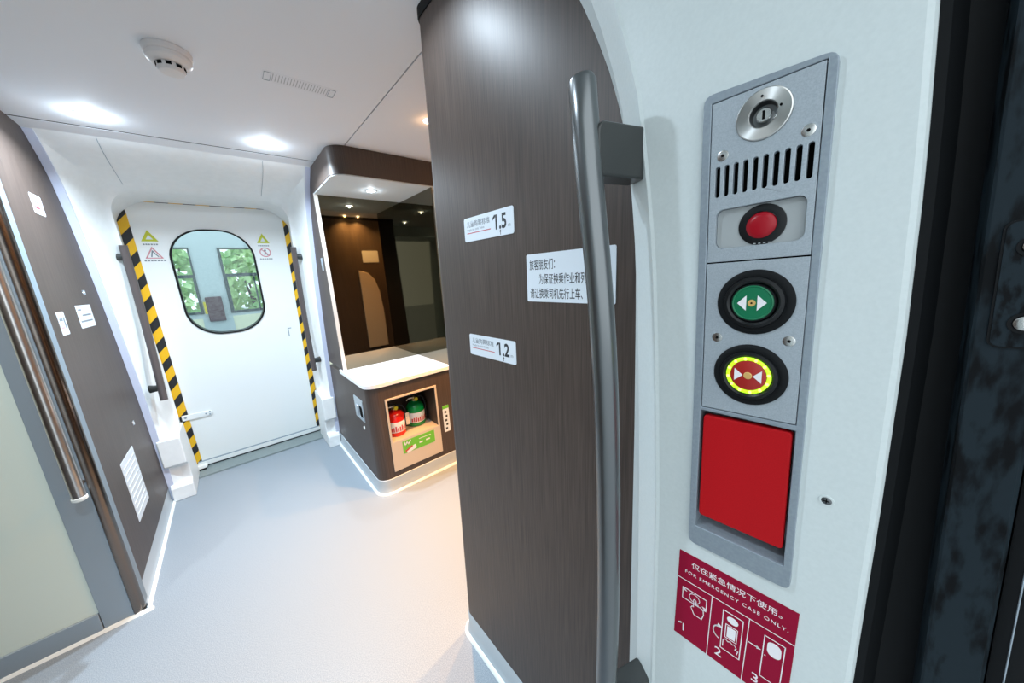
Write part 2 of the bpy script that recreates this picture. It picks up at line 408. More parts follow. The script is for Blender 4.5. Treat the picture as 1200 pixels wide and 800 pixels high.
# ------------------------------------------------------------------ far wall: moulded white door surround
OX0, OX1, OZ, OR = -.408, .447, 2.0, .14
hole = [(OX0, z) for z in zs(0, .40, 6)] + [(OX0, z) for z in (.43,.46,.49,.52,.56)] + [(OX0, z) for z in zs(.62, OZ-OR, 18)]
n_left = len(hole)
arcL = [(OX0 + OR - OR*math.cos(a), OZ - OR + OR*math.sin(a)) for a in [math.pi/2*i/12 for i in range(1, 13)]]
topm = [(OX0+OR + (OX1-OX0-2*OR)*i/12, OZ) for i in range(1, 12)]
arcR = [(OX1 - OR + OR*math.sin(a), OZ - OR + OR*math.cos(a)) for a in [math.pi/2*i/12 for i in range(0, 12)]]
right = [(OX1, z) for x, z in reversed(hole[:n_left])]
full = hole + arcL + topm + arcR + right
XO0, XO1 = XL, .548
def outer(i, x, z):
    nl, na, nt = n_left, len(arcL), len(topm)
    z0 = OZ - OR
    if i < nl: return (XO0, z)
    if i < nl+na:
        t = (i-nl+1)/na
        return (XO0, z0 + (CZ-z0)*min(1, t*2)) if t <= .5 else (XO0 + (OX0+OR-XO0)*(t*2-1), CZ)
    if i < nl+na+nt: return (x, CZ)
    if i < nl+na+nt+len(arcR):
        t = (i-nl-na-nt)/len(arcR)
        return (OX1-OR + (XO1-OX1+OR)*min(1, t*2), CZ) if t <= .5 else (XO1, CZ - (CZ-z0)*(t*2-1))
    return (XO1, z)
def dep(z):
    a = interp([(0,.03),(.43,.03),(.56,.185),(1.2,.19),(1.7,.22),(2.0,.28)], z); return a
rowsF = []
ss = lambda t: t*t*(3-2*t)
for t in (0,.10,.2,.32,.44,.56,.68,.8,.9,1.0):
    row = []
    for i, (x, z) in enumerate(full):
        ox, oz = outer(i, x, z); X = ox + (x-ox)*t; Zv = oz + (z-oz)*t
        row.append((X, P(Zv) + dep(z)*ss(max(0, (t-.1)/.9)), Zv))
    rowsF.append(row)
for k, (ins, f_) in enumerate(((.006,.25),(.010,.6),(.012,1.0))):
    row = []
    for i, (x, z) in enumerate(full):
        y0 = P(z) + dep(z); y1 = D(z) + .004
        cxx = (OX0+OX1)/2; sx = -1 if x < cxx else 1
        zz = z - (ins if z > OZ-OR else 0); row.append((x + .028*f_*sx*min(1, max(0, (OZ-.02-z)/.1)), y0 + (y1-y0)*f_, zz if z > .01 else z))
    rowsF.append(row)
fw = MB(); fw.grid(rowsF)
wf = struct('wall_far', fw, 'white', smooth=42)
# pale edge trim beside the wood panels
for nm, x0, x1 in (('edge_trim', XL+.001, XL+.030), ('edge_trim', .515, .546)):
    e = MB(); rows = []
    for z in zs(0, CZ-.004): rows.append([(x0, P(z)-.006, z), (x1, P(z)-.004, z), (x1, P(z)+.03, z)])
    e.grid(rows); e.build(nm, 'lav', wf, smooth=30)
# post feet with a scooped ledge
for sx, xa, xb in ((-1, XL+.012, OX0+.002), (1, OX1-.002, .536)):
    prof = [(3.042,0),(3.036,.095),(3.044,.112),(3.085,.125),(3.075,.235),(3.030,.262),(3.022,.45),(3.06,.47),(3.3,.47),(3.42,0)]
    MB().prism(prof, xa, xb, lambda a,b,c: (c,a,b)).build('post_foot', 'white', wf, bevel=.006)
# thin joints in the header
for x in (-.325, .30):
    MB().tube([(x, P(zv)+d_-.001, zv) for zv, d_ in ((2.125,0),(2.11,.002),(2.09,.012),(2.07,.05),(2.05,.11),(2.03,.19),(2.01,.26))], .0013, 6).build('joint_line', 'bluegrey', wf)

# ------------------------------------------------------------------ far door
vd = Vector((0,-.135,1)).normalized()
FD = frame((0, D(0), 0), (1,0,0), vd)                             # local x right, y up the leaf, z towards the room
kz = math.sqrt(1+.135**2)
def rs(pts): return [(x, y*kz) for x, y in pts]
win_out = rs(rr(.470, .762, (.195,.205,.195,.205), -.012, 1.449, 10)); win_in = rs(rr(.448, .740, (.185,.195,.185,.195), -.012, 1.449, 10))
leaf = rr(.940, 2.06, (.13,.13,.012,.012), .022, 1.055, 8)
dl = MB().plate(leaf, [win_out], -.04, 0)
door1 = struct('door_1', dl, 'white_far', mtx=FD)
MB().plate(win_out, [win_in], -.045, .007).build('window_gasket', 'blackpl', door1, bevel=.002)
MB().prism(win_in, -.022, -.016).build('pane', 'glass', door1)
MB().box(-.41, .455, .052, .062, 0, .004).build('bottom_rail', 'bluegrey', door1)
MB().box(-.41, .455, .018, .052, 0, .008).build('bottom_strip', 'white_far', door1)
MB().box(-.42, .465, -.03, .012, -.02, .002).build('rubber_seal', 'black', door1)
MB().box(.345, .352, .985, 1.06, 0, .0012).build('catch', 'bluegrey', door1)
MB().box(.345, .372, 1.053, 1.06, 0, .0012).build('catch', 'bluegrey', door1)

# hazard tapes
def hz(label, mb, mtx): return tag(mb.build('hazard_tape', 'tape', mtx=mtx), label, 'hazard tape')
T = lambda dx, dy, dz: FD @ Matrix.Translation((dx, dy, dz))
hz('yellow and black hazard tape down the left edge of the far white door', MB().prism([(-.436,.045),(-.385,.045),(-.385,1.93),(-.392,1.975),(-.436,1.975)], .0005, .003), T(0,0,0))
hz('yellow and black hazard tape down the right edge of the far white door', MB().prism([(.434,.045),(.475,.045),(.475,1.93),(.440,1.93)], .0005, .003), T(0,0,0))
hz('thin strip of hazard tape along the top edge of the far white door', MB().box(-.33, .36, 2.003, 2.06, .0005, .003), T(0,0,0))

# white strap latch across the left tape, stop block at the floor
lt = thing('door_latch', 'white strap latch screwed across the left hazard tape low on the far door', 'latch', T(-.33, .462, 0))
MB().prism([(-.092,-.022),(.055,-.020),(.082,-.014),(.082,.014),(.055,.020),(-.092,.022)], .002, .012).build('strap', 'white_far', lt, bevel=.002)
for x, y in ((.045,0),(.068,.012),(.066,-.010)): MB().lathe([(0,.0145),(.005,.0145),(.006,.012)], 12, (x, y, 0)).build('screw', 'bluegrey', lt)
MB().lathe([(0,.015),(.007,.015),(.008,.012)], 12, (-.072, .004, 0)).build('screw', 'bluegrey', lt)
ds = thing('door_stop', 'small white stop block at the foot of the left hazard tape', 'door stop', frame((-.40, 3.462, .004), (1,0,0), (0,0,1)))
MB().prism([(-.035,.012),(.032,.012),(.042,.018),(.046,.030),(.03,.04),(-.035,.036)], -.02, .03).build('block', 'white_far', ds, bevel=.004)
MB().box(-.04, .035, 0, .013, -.02, .034).build('rubber_foot', 'black', ds)

# door stickers
def tri(s): return [(-s, -s*.8), (s, -s*.8), (0, s)]
def dsticker(x, y, label): return thing('warning_sticker', label, 'sticker', T(x, y*kz, .0008))
for x, y, side in ((-.317, 1.775, 'left'), (.291, 1.772, 'right')):
    st = dsticker(x, y, 'yellow warning triangle sticker near the %s hazard tape of the far door' % side)
    MB().plate(tri(.040), [[(a*.42, b*.42-.006) for a, b in tri(.040)]], 0, .0008).build('triangle', 'limeprint', st)
    MB().prism([(a*.42, b*.42-.006) for a, b in tri(.040)], 0, .0006).build('triangle_centre', 'signw', st)
    mb = MB()
    for i in range(6): mb.box(-.036+i*.012, -.028+i*.012, -.055, -.047, 0, .0006)
    mb.build('caption', 'greytext', st)
st = dsticker(-.317, 1.668, 'red outlined triangle sticker below the left yellow triangle on the far door')
MB().plate(tri(.043), [[(a*.74, b*.74-.003) for a, b in tri(.043)]], 0, .0008).build('triangle', 'pink', st)
mb = MB(); mb.poly([(-.012,-.022),(-.002,.016),(.008,-.004),(.020,-.022)], .006, 0, .0006); mb.build('figure', 'greytext', st)
mb = MB()
for i in range(7): mb.box(-.050+i*.015, -.040+i*.015, -.052, -.043, 0, .0006)
mb.build('caption', 'greytext', st)
st = dsticker(.292, 1.672, 'round red no pushing sticker below the right yellow triangle on the far door')
mb = MB().plate(circ(.036), [circ(.029)], 0, .0008); mb.build('ring', 'pink', st)
mb = MB(); mb.line((-.022,.022), (.022,-.022), .006, .0006, .001); mb.build('slash', 'pink', st)
mb = MB(); mb.poly([(-.006,-.022),(.0,.004),(.012,-.020)], .007, 0, .0006); mb.prism(circ(.007, .0, .014, 12), 0, .0006); mb.build('figure', 'greytext', st)
mb = MB()
for i in range(6): mb.box(-.040+i*.014, -.031+i*.014, -.054, -.046, 0, .0006)
mb.build('caption', 'greytext', st)

# ------------------------------------------------------------------ grab handles beside the far door
def far_handle(label, top, bot, sx, root_x):
    t = thing('grab_handle', label, 'grab handle', Matrix.Translation(bot), 'grab handles beside the far door')
    top = Vector(top) - Vector(bot); path = []
    for i in range(15):
        f_ = i/14; path.append(Vector((top.x*f_, top.y*f_ + .035*math.sin(math.pi*f_), top.z*f_)))
    MB().tube(path, .0185, 14).build('bar', 'farhandle', t, smooth=50)
    for f_ in (.085, .93):
        p = Vector((top.x*f_, top.y*f_ + .035*math.sin(math.pi*f_), top.z*f_))
        q_ = Vector((root_x - bot[0], p.y + .012, p.z))
        MB().tube([p, p*.5+q_*.5+Vector((0,-.004,0)), q_], [.016,.018,.022], 10, squash=(.7,1.15)).build('bracket', 'bracket', t, smooth=40)
    return t
far_handle('dark curved grab handle left of the far white door', (-.402, 2.975, 1.690), (-.417, 2.965, .735), -1, -.468)
far_handle('dark curved grab handle right of the far white door', (.436, 2.935, 1.680), (.440, 3.060, .705), 1, .500)

# ------------------------------------------------------------------ near grab handle
nh = thing('grab_handle', 'large curved dark metal grab handle in front of the wood wall', 'grab handle', Matrix.Translation((.345, .222, .70)))
HT = [(1.605,.2555),(1.56,.2518),(1.51,.2475),(1.46,.2420),(1.41,.2365),(1.36,.2318),(1.31,.228),(1.25,.2245),(1.19,.222),(1.10,.2200),(1.0,.2192),(.9,.2195),(.8,.2212),(.70,.2245)]
path = [(0, y-.222, z-.70) for z, y in HT]
path = [(0, path[0][1]+.0006, path[0][2]+.004)] + path
MB().tube(path, [.0138] + [.0158]*len(HT), 28).build('bar', 'handle', nh, smooth=50)
def near_bracket(zc, hh, ty, root):
    a = Vector((.349, ty)); b = Vector(root); d = (b-a); L_ = d.length; d.normalize(); n = Vector((-d.y, d.x))
    mtx = Matrix(((d.x, 0, n.x, a.x-.345), (d.y, 0, n.y, a.y-.222), (0, 1, 0, zc-.70), (0,0,0,1)))
    MB().prism(rr(L_, hh, (.003,.012,.012,.003), L_/2, 0, 6), -.017, .017).build('bracket', 'bracket', nh, mtx=mtx, bevel=.006)
near_bracket(1.533, .058, .2505, (.424, .2285))
near_bracket(.700, .060, .2245, (.424, .1990))

# ------------------------------------------------------------------ door control panel on the near jamb
PU, PV = Vector((0,-1,.0264)), Vector((0,.0264,1))
CP = frame((XR, .092, 1.301), PU, PV)
cp = thing('door_control_panel', 'tall grey door control panel set in the white jamb beside the doorway', 'control panel', CP)
oc = [(-.0515,-.2625),(.0525,-.2600),(.0505,.2590),(-.0495,.2655)]
def chamfer(pts, c):
    out = []
    for i in range(len(pts)):
        p0, p1, p2 = Vector(pts[i-1]), Vector(pts[i]), Vector(pts[(i+1) % len(pts)])
        a = p1 + (p0-p1).normalized()*c; b = p1 + (p2-p1).normalized()*c
        for t in (0,.25,.5,.75,1): out.append(tuple((1-t)**2*a + 2*t*(1-t)*p1 + t*t*b))
    return out
outer_pts = chamfer(oc, .009)
up_hole = [(-.0420,-.0700),(.0452,-.0680),(.0438,.2552),(-.0420,.2560)]
rec_hole = [(-.0440,-.2345),(.0455,-.2330),(.0452,-.0738),(-.0425,-.0738)]
MB().plate(outer_pts, [up_hole, rec_hole], -.002, .0045).build('surround', 'panelframe', cp, bevel=.0016)
# upper plates with openings
slots = [rr(.0044, .0300, .0021, -.0342 + .00802*i, .1797, 4) for i in range(10)]
lampwin = rr(.0730, .0395, .007, .0020, .1321, 5)
MB().plate([(-.0412,.0986),(.0440,.0986),(.0430,.2546),(-.0413,.2553)], slots + [lampwin, circ(.0218, .0018, .2299, 36)], -.0015, .0040).build('upper_plate', 'panel', cp, bevel=.0004)
MB().plate([(-.0412,-.0690),(.0446,-.0672),(.0442,.0972),(-.0412,.0972)], [circ(.0325, .0040, .0552, 40), circ(.0325, .0034, -.0222, 40)], -.0015, .0040).build('lower_plate', 'panel', cp, bevel=.0004)
MB().box(-.0440, .0470, -.0715, .2575, -.014, -.010).build('backing', 'dark', cp)
for a, b, c, d in ((-.0440,-.0425,-.0715,.2575), (.0452,.0470,-.0715,.2575)): MB().box(a, b, c, d, -.012, -.001).build('backing', 'dark', cp)
# key switch
ks = MB().lathe([(.0108,.0030),(.0109,.0052),(.0116,.0057),(.0208,.0057),(.0217,.0050),(.0218,-.002)], 64).build('key_switch', 'turned', cp, smooth=35, loc=(.0018,.2299,0))
KO = Matrix.Translation((-.0018,-.2299,0))
MB().lathe([(.0112,.0058),(.0105,.0020),(.0095,-.0030),(0,-.0035)], 32, (.0018,.2299,0)).build('key_recess', 'handle', ks, smooth=35, mtx=KO)
MB().lathe([(.0064,-.0032),(.0062,.0020),(.0055,.0028),(0,.0028)], 28, (.0018,.2299,0)).build('lock_barrel', 'steel', ks, smooth=35, mtx=KO)
MB().box(.0008, .0028, .2262, .2336, .0025, .0032).build('keyhole', 'dark', ks, mtx=KO)
for x, y in ((.0005,.2452),(.0150,.2325)): MB().lathe([(0,.0066),(.0010,.0066),(.0010,.0055)], 12, (x, y, 0)).build('pin_hole', 'dark', ks, mtx=KO)
# screws
for x, y in ((-.0302,.2041),(.0352,.2046),(-.0282,.0161),(.0342,.0172)):
    s_ = MB().lathe([(0,.0047),(.0042,.0047),(.0050,.0045),(.0054,.0038)], 24, (x, y, 0)).build('screw', 'steel', cp, smooth=35)
    MB().prism(circ(.0015, x, y, 6), .0046, .0050).build('hex_socket', 'dark', s_)
# indicator window and lamp
iw = MB().prism(rr(.0724, .0389, .0068, .0020, .1321, 5), -.004, -.0012).build('indicator_window', 'clear', cp)
MB().lathe([(.0195,-.0012),(.0193,-.0002),(.0150,.0006),(.0125,.0006),(.0122,-.001)], 40, (.0050,.1315,0)).build('lamp_bezel', 'blackpl', iw, smooth=40)
MB().lathe([(.0128,-.0008),(.0120,.0012),(.0080,.0024),(0,.0030)], 36, (.0046,.1308,0)).build('red_lamp', 'redlamp', iw, smooth=60)
mb = MB()
for i in range(4): mb.box(-.0008+i*.0040, .0012+i*.0040, .1133, .1143, -.001, .0002)
mb.build('bezel_notch', 'clear', iw)
# push buttons
def button(cx_, cy_, cap, nm):
    b = MB().lathe([(.0332,.0030),(.0330,.0052),(.0310,.0066),(.0270,.0072),(.0262,.0070)], 56, (cx_, cy_, 0)).build(nm, 'black', cp, smooth=40)
    MB().lathe([(.0264,.0066),(.0255,.0098),(.0225,.0104),(.0205,.0088),(.0203,.0050)], 56, (cx_, cy_, 0)).build('bezel', 'blackpl', b, smooth=40)
    return b
gb = button(.0040, .0552, 'greencap', 'green_button')
MB().lathe([(.0203,.0060),(.0190,.0078),(0,.0080)], 48, (.0034,.0550,0)).build('button_well', 'blackpl', gb, smooth=40)
MB().lathe([(.0178,.0075),(.0176,.0094),(.0168,.0100),(.0160,.0097),(.0158,.0092),(0,.0094)], 48, (.0034,.0550,0)).build('cap', 'greencap', gb, smooth=40)
mb = MB()
mb.prism([(-.0016,.0628),(-.0016,.0472),(-.0094,.0550)], .0090, .0098); mb.prism([(.0078,.0628),(.0156,.0550),(.0078,.0472)], .0090, .0098)
mb.build('arrows', 'ink', gb)
MB().lathe([(0,.0099),(.0034,.0099),(.0036,.0090)], 20, (.0030,.0550,0)).build('centre_dot', 'gold', gb)
MB().lathe([(0,.0101),(.0010,.0101),(.0010,.0095)], 10, (.0030,.0550,0)).build('pin_hole', 'dark', gb)
rb = button(.0034, -.0222, 'redcap', 'red_button')
MB().lathe([(.0200,.0060),(.0198,.0094),(.0190,.0100),(.0172,.0100),(.0165,.0094),(.0164,.006)], 56, (.0036,-.0218,0)).build('lit_ring', 'lime', rb, smooth=40)
for k in range(12):
    a = 2*math.pi*(k+.3)/12
    MB().lathe([(0,.0104),(.0013,.0103),(.0016,.0098)], 10, (.0036+.0181*math.cos(a), -.0218+.0181*math.sin(a), 0)).build('diode', 'limedot', rb)
MB().lathe([(.0164,.0065),(.0160,.0094),(.0152,.0098),(0,.0098)], 48, (.0036,-.0218,0)).build('cap', 'redcap', rb, smooth=40)
mb = MB()
mb.prism([(-.0085,-.0150),(-.0085,-.0285),(-.0008,-.0218)], .0097, .0102); mb.prism([(.0157,-.0150),(.0080,-.0218),(.0157,-.0285)], .0097, .0102)
mb.build('arrows', 'ink', rb)
MB().lathe([(0,.0106),(.0034,.0105),(.0040,.0097)], 20, (.0036,-.0218,0)).build('centre_dot', 'limedot' if False else 'gold', rb)
# emergency recess and red flap
rc = MB(); x0, x1, y0, y1, dp = -.0440, .0452, -.2345, -.0740, -.030
rc.face([(x0,y0,dp),(x1,y0+.0015,dp),(x1,y1,dp),(x0+.0015,y1,dp)])
rc.face([(x0,y0,.003),(x1,y0+.0015,.003),(x1,y0+.008,dp),(x0,y0+.008,dp)])
rc.face([(x0,y0,.003),(x0,y0,dp),(x0+.0015,y1,dp),(x0+.0015,y1,.003)])
rc.face([(x1,y0+.0015,.003),(x1,y1,.003),(x1,y1,dp),(x1,y0,dp)])
rc.face([(x0,y1,.003),(x0,y1,dp),(x1,y1,dp),(x1,y1,.003)])
rc.build('recess_box', 'panelframe', cp)
fl = [(-.0395,-.0800),(.0428,-.0775),(.0432,-.2150),(-.0410,-.2165)][::-1]
flap = MB().prism(chamfer(fl, .0045), -.006, .0032).build('emergency_flap', 'red', cp, bevel=.0016)
MB().box(-.0398, .0425, -.2165, -.2125, -.012, -.005).build('flap_lip', 'red', flap)

# screw in the jamb
ws = thing('wall_screw', 'single small screw in the white jamb right of the red flap', 'screw', frame((XR, .016, 1.162), (0,-1,0), (0,0,1)))
MB().lathe([(.0058,.0000),(.0056,.0008),(.0040,.0008),(.0038,.0)], 24).build('collar', 'jamb', ws, smooth=40)
MB().lathe([(.0040,.0004),(.0030,.0010),(0,.0008)], 20).build('head', 'handle', ws, smooth=40)
mb = MB(); mb.line((-.002,0),(.002,0),.0008,.0008,.0014); mb.line((0,-.002),(0,.002),.0008,.0008,.0014); mb.build('cross_slot', 'dark', ws)

# maroon emergency sticker
es = thing('emergency_sticker', 'maroon sticker with white steps 1 2 3 below the control panel', 'sticker', CP)
MB().prism([(-.0690,-.4290),(.0590,-.4290),(.0621,-.2857),(-.0635,-.2862)][::-1], .0000, .0006).build('backing', 'maroon', es)
zt = .0006
text('仅在紧急情况下使用。', .0100, 'ink', es, -.0480, -.3040, zt, xs=1.03, name='chinese_line', spacing=1.0)
text('FOR EMERGENCY CASE ONLY.', .0066, 'ink', es, -.0560, -.3175, zt, name='english_line', spacing=1.27)
g = MB()
g.line((-.0645,-.3302),(.0606,-.3302),.0009,zt-.0002,zt+.0002)
g.line((-.0218,-.3302),(-.0256,-.4285),.0009,zt-.0002,zt+.0002); g.line((.0190,-.3302),(.0148,-.4285),.0009,zt-.0002,zt+.0002)
g.build('grid_lines', 'ink', es)
for s_, x in (('1',-.0610),('2',-.0170),('3',.0235)): text(s_, .0185, 'ink', es, x, -.4175, zt, name='step_number')
pz = (zt-.0002, zt+.0002)
MB().prism([(-.0632,-.4085),(-.0585,-.4060),(-.0585,-.4045),(-.0600,-.4045),(-.0632,-.4066)], *pz).build('numeral_flag', 'ink', es)
g = MB()
g.poly([(-.0580,-.3430),(-.0280,-.3430),(-.0285,-.3610),(-.0585,-.3610)], .0010, *pz, close=True)
g.poly(circ(.0065, -.0430, -.3520, 16), .0009, *pz, close=True)
for i in range(3):
    g.line((-.0572,-.3438-.0015*i),(-.0550+.001*i,-.3448-.0012*i),.0008,*pz); g.line((-.0292,-.3602+.0015*i),(-.0312-.001*i,-.3592+.0012*i),.0008,*pz)
g.poly([(-.0440,-.3545),(-.0425,-.3525),(-.0408,-.3545),(-.0408,-.3600),(-.0385,-.3590),(-.0372,-.3610),(-.0350,-.3600),(-.0338,-.3625),(-.0318,-.3620),(-.0312,-.3690),(-.0335,-.3780),(-.0430,-.3780),(-.0470,-.3690),(-.0455,-.3655),(-.0440,-.3660)], .0010, *pz, close=True)
g.build('pressing_hand', 'ink', es)
g = MB()
g.poly([(-.0085,-.3400),(.0130,-.3400),(.0110,-.4010),(-.0100,-.4010)], .0010, *pz, close=True)
g.prism([(.0020+.0062*math.cos(a), -.3495+.0052*math.sin(a)) for a in [2*math.pi*i/20 for i in range(20)]], *pz)
g.poly([(-.0050,-.3590),(.0078,-.3590),(.0070,-.3800),(-.0055,-.3800)], .0009, *pz, close=True)
g.prism([(-.0032,-.3610),(.0060,-.3610),(.0054,-.3780),(-.0037,-.3780)][::-1], *pz)
g.poly([(-.0075,-.3960),(-.0072,-.3860),(-.0045,-.3830),(-.0020,-.3850),(.0008,-.3830),(.0030,-.3852),(.0050,-.3835),(.0075,-.3870),(.0060,-.3905),(.0095,-.3900),(.0080,-.3960)], .0009, *pz)
g.build('lifting_hand', 'ink', es)
g = MB()
arc = [(-.0105 - .0085*math.sin(a), -.3790 - .0100*math.cos(a)) for a in [math.pi*i/12 for i in range(1, 12)]]
g.poly(arc, .0014, *pz); g.prism([(-.0135,-.3655),(-.0155,-.3725),(-.0085,-.3690)], *pz); g.build('curved_arrow', 'ink', es)
g = MB()
g.poly([(.0345,-.3400),(.0535,-.3400),(.0515,-.4020),(.0325,-.4020)], .0010, *pz, close=True)
g.prism(rr(.0130, .0200, .0062, .0440, -.3540, 6), *pz); g.prism(circ(.0008, .0360, -.3680, 8), *pz)
g.build('door_picture', 'ink', es)
g = MB(); g.line((.0195,-.3640),(.0290,-.3640),.0011,*pz); g.prism([(.0320,-.3640),(.0275,-.3618),(.0275,-.3662)], *pz); g.build('straight_arrow', 'ink', es)

# ------------------------------------------------------------------ signs on the right wood wall
def wall_sign(name, label, yc, zc, w_, h_, rad, cat='sign'):
    t = thing(name, label, cat, frame((XW(zc), yc, zc), (0,-1,0), (.019,0,1)))
    MB().prism(rr(w_, h_, rad, 0, 0, 5), 0, .0010).build('plate', 'signw', t); return t
def height_sign(num, yc, zc, where):
    t = wall_sign('height_sign', '%s m child ticket height sign on the right wood wall, %s' % (num, where), yc, zc, .205, .061, .006)
    text('儿童购票标准', .0165, 'greytext', t, -.0900, .0070, .0009, xs=1.04, name='chinese_line', bold=.0002)
    text('Height for child Ticket', .0078, 'greytext', t, -.0900, -.0035, .0009, xs=1.10, name='english_line')
    MB().box(-.090, .015, -.0105, -.0085, .0009, .0012).build('underline', 'redprint', t)
    text(num, .0470, 'text', t, .0280, -.0130, .0009, xs=.86, name='number', bold=.0013)
    MB().prism([(.0245,.0085),(.0345,.0150),(.0345,.0205),(.0315,.0205),(.0245,.0140)], .0009, .0013).build('numeral_flag', 'text', t)
    text('m', .0130, 'greytext', t, .0815, -.0130, .0009, name='unit')
    mb = MB(); mb.line((.0530,-.0275),(.0530,-.0200),.0016,.0009,.0012); mb.prism([(.0530,-.0155),(.0495,-.0210),(.0565,-.0210)], .0009, .0012); mb.build('arrow', 'text', t)
    return t
height_sign('1.5', .687, 1.5205, 'the upper one')
height_sign('1.2', .6985, 1.202, 'the lower one')
no = wall_sign('notice', 'large white notice with three black Chinese lines behind the near grab handle', .4335, 1.386, .227, .104, .004)
text('旅客朋友们：', .0235, 'text', no, -.1040, .0195, .0009, name='first_line', xs=.60, bold=.0002)
text('为保证换乘作业和列车', .0235, 'text', no, -.0760, -.0115, .0009, name='second_line', xs=.60, bold=.0002)
text('请让换乘司机先行上车、请', .0235, 'text', no, -.1040, -.0425, .0009, name='third_line', xs=.60, bold=.0002)

# ------------------------------------------------------------------ signs and fittings on the left wood wall
def left_sign(name, label, y0, y1, z0, z1, m='signw', cat='sign', rad=.006):
    t = thing(name, label, cat, frame((XL, (y0+y1)/2, (z0+z1)/2), (0,1,0), (0,0,1)))
    MB().prism(rr(y1-y0, z1-z0, rad, 0, 0, 4), 0, .0012).build('plate', m, t); return t
t = left_sign('height_sign', 'small white height sign high on the left wood wall', 2.345, 2.455, 1.755, 1.835)
mb = MB(); mb.box(-.045,.010,.006,.022,.001,.0022); mb.build('lettering', 'greytext', t); MB().box(-.045,.010,-.018,-.010,.001,.0022).build('underline', 'redprint', t); MB().box(.022,.044,-.024,.026,.001,.0022).build('number_block', 'pink', t)
t = left_sign('height_sign', 'small white height sign beside the square notice on the left wood wall', 2.195, 2.275, 1.255, 1.350)
mb = MB(); mb.box(-.028,.008,.010,.022,.001,.0016); mb.build('lettering', 'greytext', t); MB().box(-.028,.008,-.02,-.014,.001,.0016).build('underline', 'pink', t); MB().box(.014,.030,-.022,.026,.001,.0016).build('number_block', 'greytext', t)
t = left_sign('notice', 'square white notice with faint grey lines on the left wood wall', 2.440, 2.655, 1.262, 1.368)
mb = MB(); mb.box(-.09,-.045,.028,.036,.001,.0016); mb.box(-.05,.08,.002,.010,.001,.0016); mb.box(-.09,.08,-.026,-.018,.001,.0016); mb.build('text_lines', 'greytext', t)
t = left_sign('vent_cover', 'tall pale vent cover low on the left wood wall', 2.335, 2.600, .285, .605, 'signw', 'vent', .004)
mb = MB()
for i in range(9): mb.box(-.11, .11, -.13+i*.031, -.124+i*.031, .001, .0024)
mb.build('louvre', 'soffit', t)
for y, z, lb in ((2.625, 1.425, 'small pale metal fixing above the square notice on the left wood wall'), (2.75, .685, 'small pale metal fixing above the vent cover on the left wood wall')):
    t = thing('wall_fixing', lb, 'fixing', frame((XL, y, z), (0,1,0), (0,0,1)))
    MB().lathe([(0,.006),(.009,.005),(.012,0)], 14).build('cap', 'alu', t, smooth=40); MB().box(-.016,.016,.008,.014,0,.003).build('tab', 'alu', t)
# tubular handle in front of the blue grey frame
th = thing('tube_handle', 'long polished steel tube handle at the left before the blue grey frame', 'grab handle', Matrix.Translation((-.572, 1.985, .63)))
MB().tube([(0,0,z) for z in zs(.012, 1.38, 12)], .0185, 24).build('tube', 'chrome', th, smooth=50)
MB().lathe([(0,-.004),(.014,-.004),(.021,.002),(.021,.012),(.0185,.014)], 28).build('end_cap', 'line', th, smooth=40)
for z in (.05, 1.33): MB().tube([(0,.01,z),(0,.058,z)], .012, 14).build('bracket', 'chrome', th, smooth=40)

# ------------------------------------------------------------------ right cabinet, counter and mirror niche
CX, CY = .545, 2.040
def cab_plan(off=0, yb=3.0, rad=.07):
    q = rad + off; x0, y0 = CX - off, CY - off
    arc = [(x0 + q - q*math.sin(a), y0 + q - q*math.cos(a)) for a in [math.pi/2*i/10 for i in range(11)]]   # from front face round to the side face
    return arc, x0, y0
cab = thing('cabinet', 'dark wood corner cabinet holding the fire extinguishers', 'cabinet', Matrix.Translation((CX, CY, 0)))
def cab_solid(z0, z1, off, ybf, xr=1.25):
    mb = MB(); arc, x0, y0 = cab_plan(off); rows = []
    for z in zs(z0, z1, 10): rows.append([(xr-CX, ybf(z)-CY, z), (xr-CX, y0-CY, z)] + [(x-CX, y-CY, z) for x, y in arc] + [(x0-CX, ybf(z)-CY, z)])
    n = len(rows[0]); vs = [[mb.v(p) for p in r_] for r_ in rows]
    for a, b in zip(vs, vs[1:]):
        for i in range(n): mb.bm.faces.new((a[i], a[(i+1)%n], b[(i+1)%n], b[i]))
    mb.bm.faces.new(vs[0][::-1]); mb.bm.faces.new(vs[-1]); bmesh.ops.recalc_face_normals(mb.bm, faces=mb.bm.faces[:])
    return mb
body = cab_solid(.10, .742, 0, lambda z: P(z)+.0).build('body', 'wood', cab, smooth=35)
NX0, NX1, NZ0, NZ1 = .640, 1.004, .140, .655
cut = MB().box(NX0+.012-CX, NX1-.012-CX, -.02, .26, .350, NZ1-.014).build('cutter', 'dark', cab)
bpy.context.view_layer.update(); boolean(body, cut)
cut = MB().box(NX0+.012-CX, NX1-.012-CX, .0, .262, .349, NZ1-.013)
lin = MB(); a0, a1, b1, c0, c1 = NX0+.012-CX, NX1-.012-CX, .258, .3505, NZ1-.0145
lin.face([(a0,b1,c0),(a1,b1,c0),(a1,b1,c1),(a0,b1,c1)]); lin.face([(a0+.0005,.002,c0),(a0+.0005,b1,c0),(a0+.0005,b1,c1),(a0+.0005,.002,c1)]); lin.face([(a1-.0005,.002,c0),(a1-.0005,.002,c1),(a1-.0005,b1,c1),(a1-.0005,b1,c0)])
lin.build('niche_lining', 'wood', cab)
fr = MB().plate([(NX0,NZ0),(NX1,NZ0),(NX1,NZ1),(NX0,NZ1)], [[(NX0+.014,.352),(NX1-.014,.352),(NX1-.014,NZ1-.014),(NX0+.014,NZ1-.014)]], 0, .006)
fr.build('niche_frame', 'beige', cab, mtx=frame((-CX, -.0005, 0), (1,0,0), (0,0,1)), bevel=.0015)
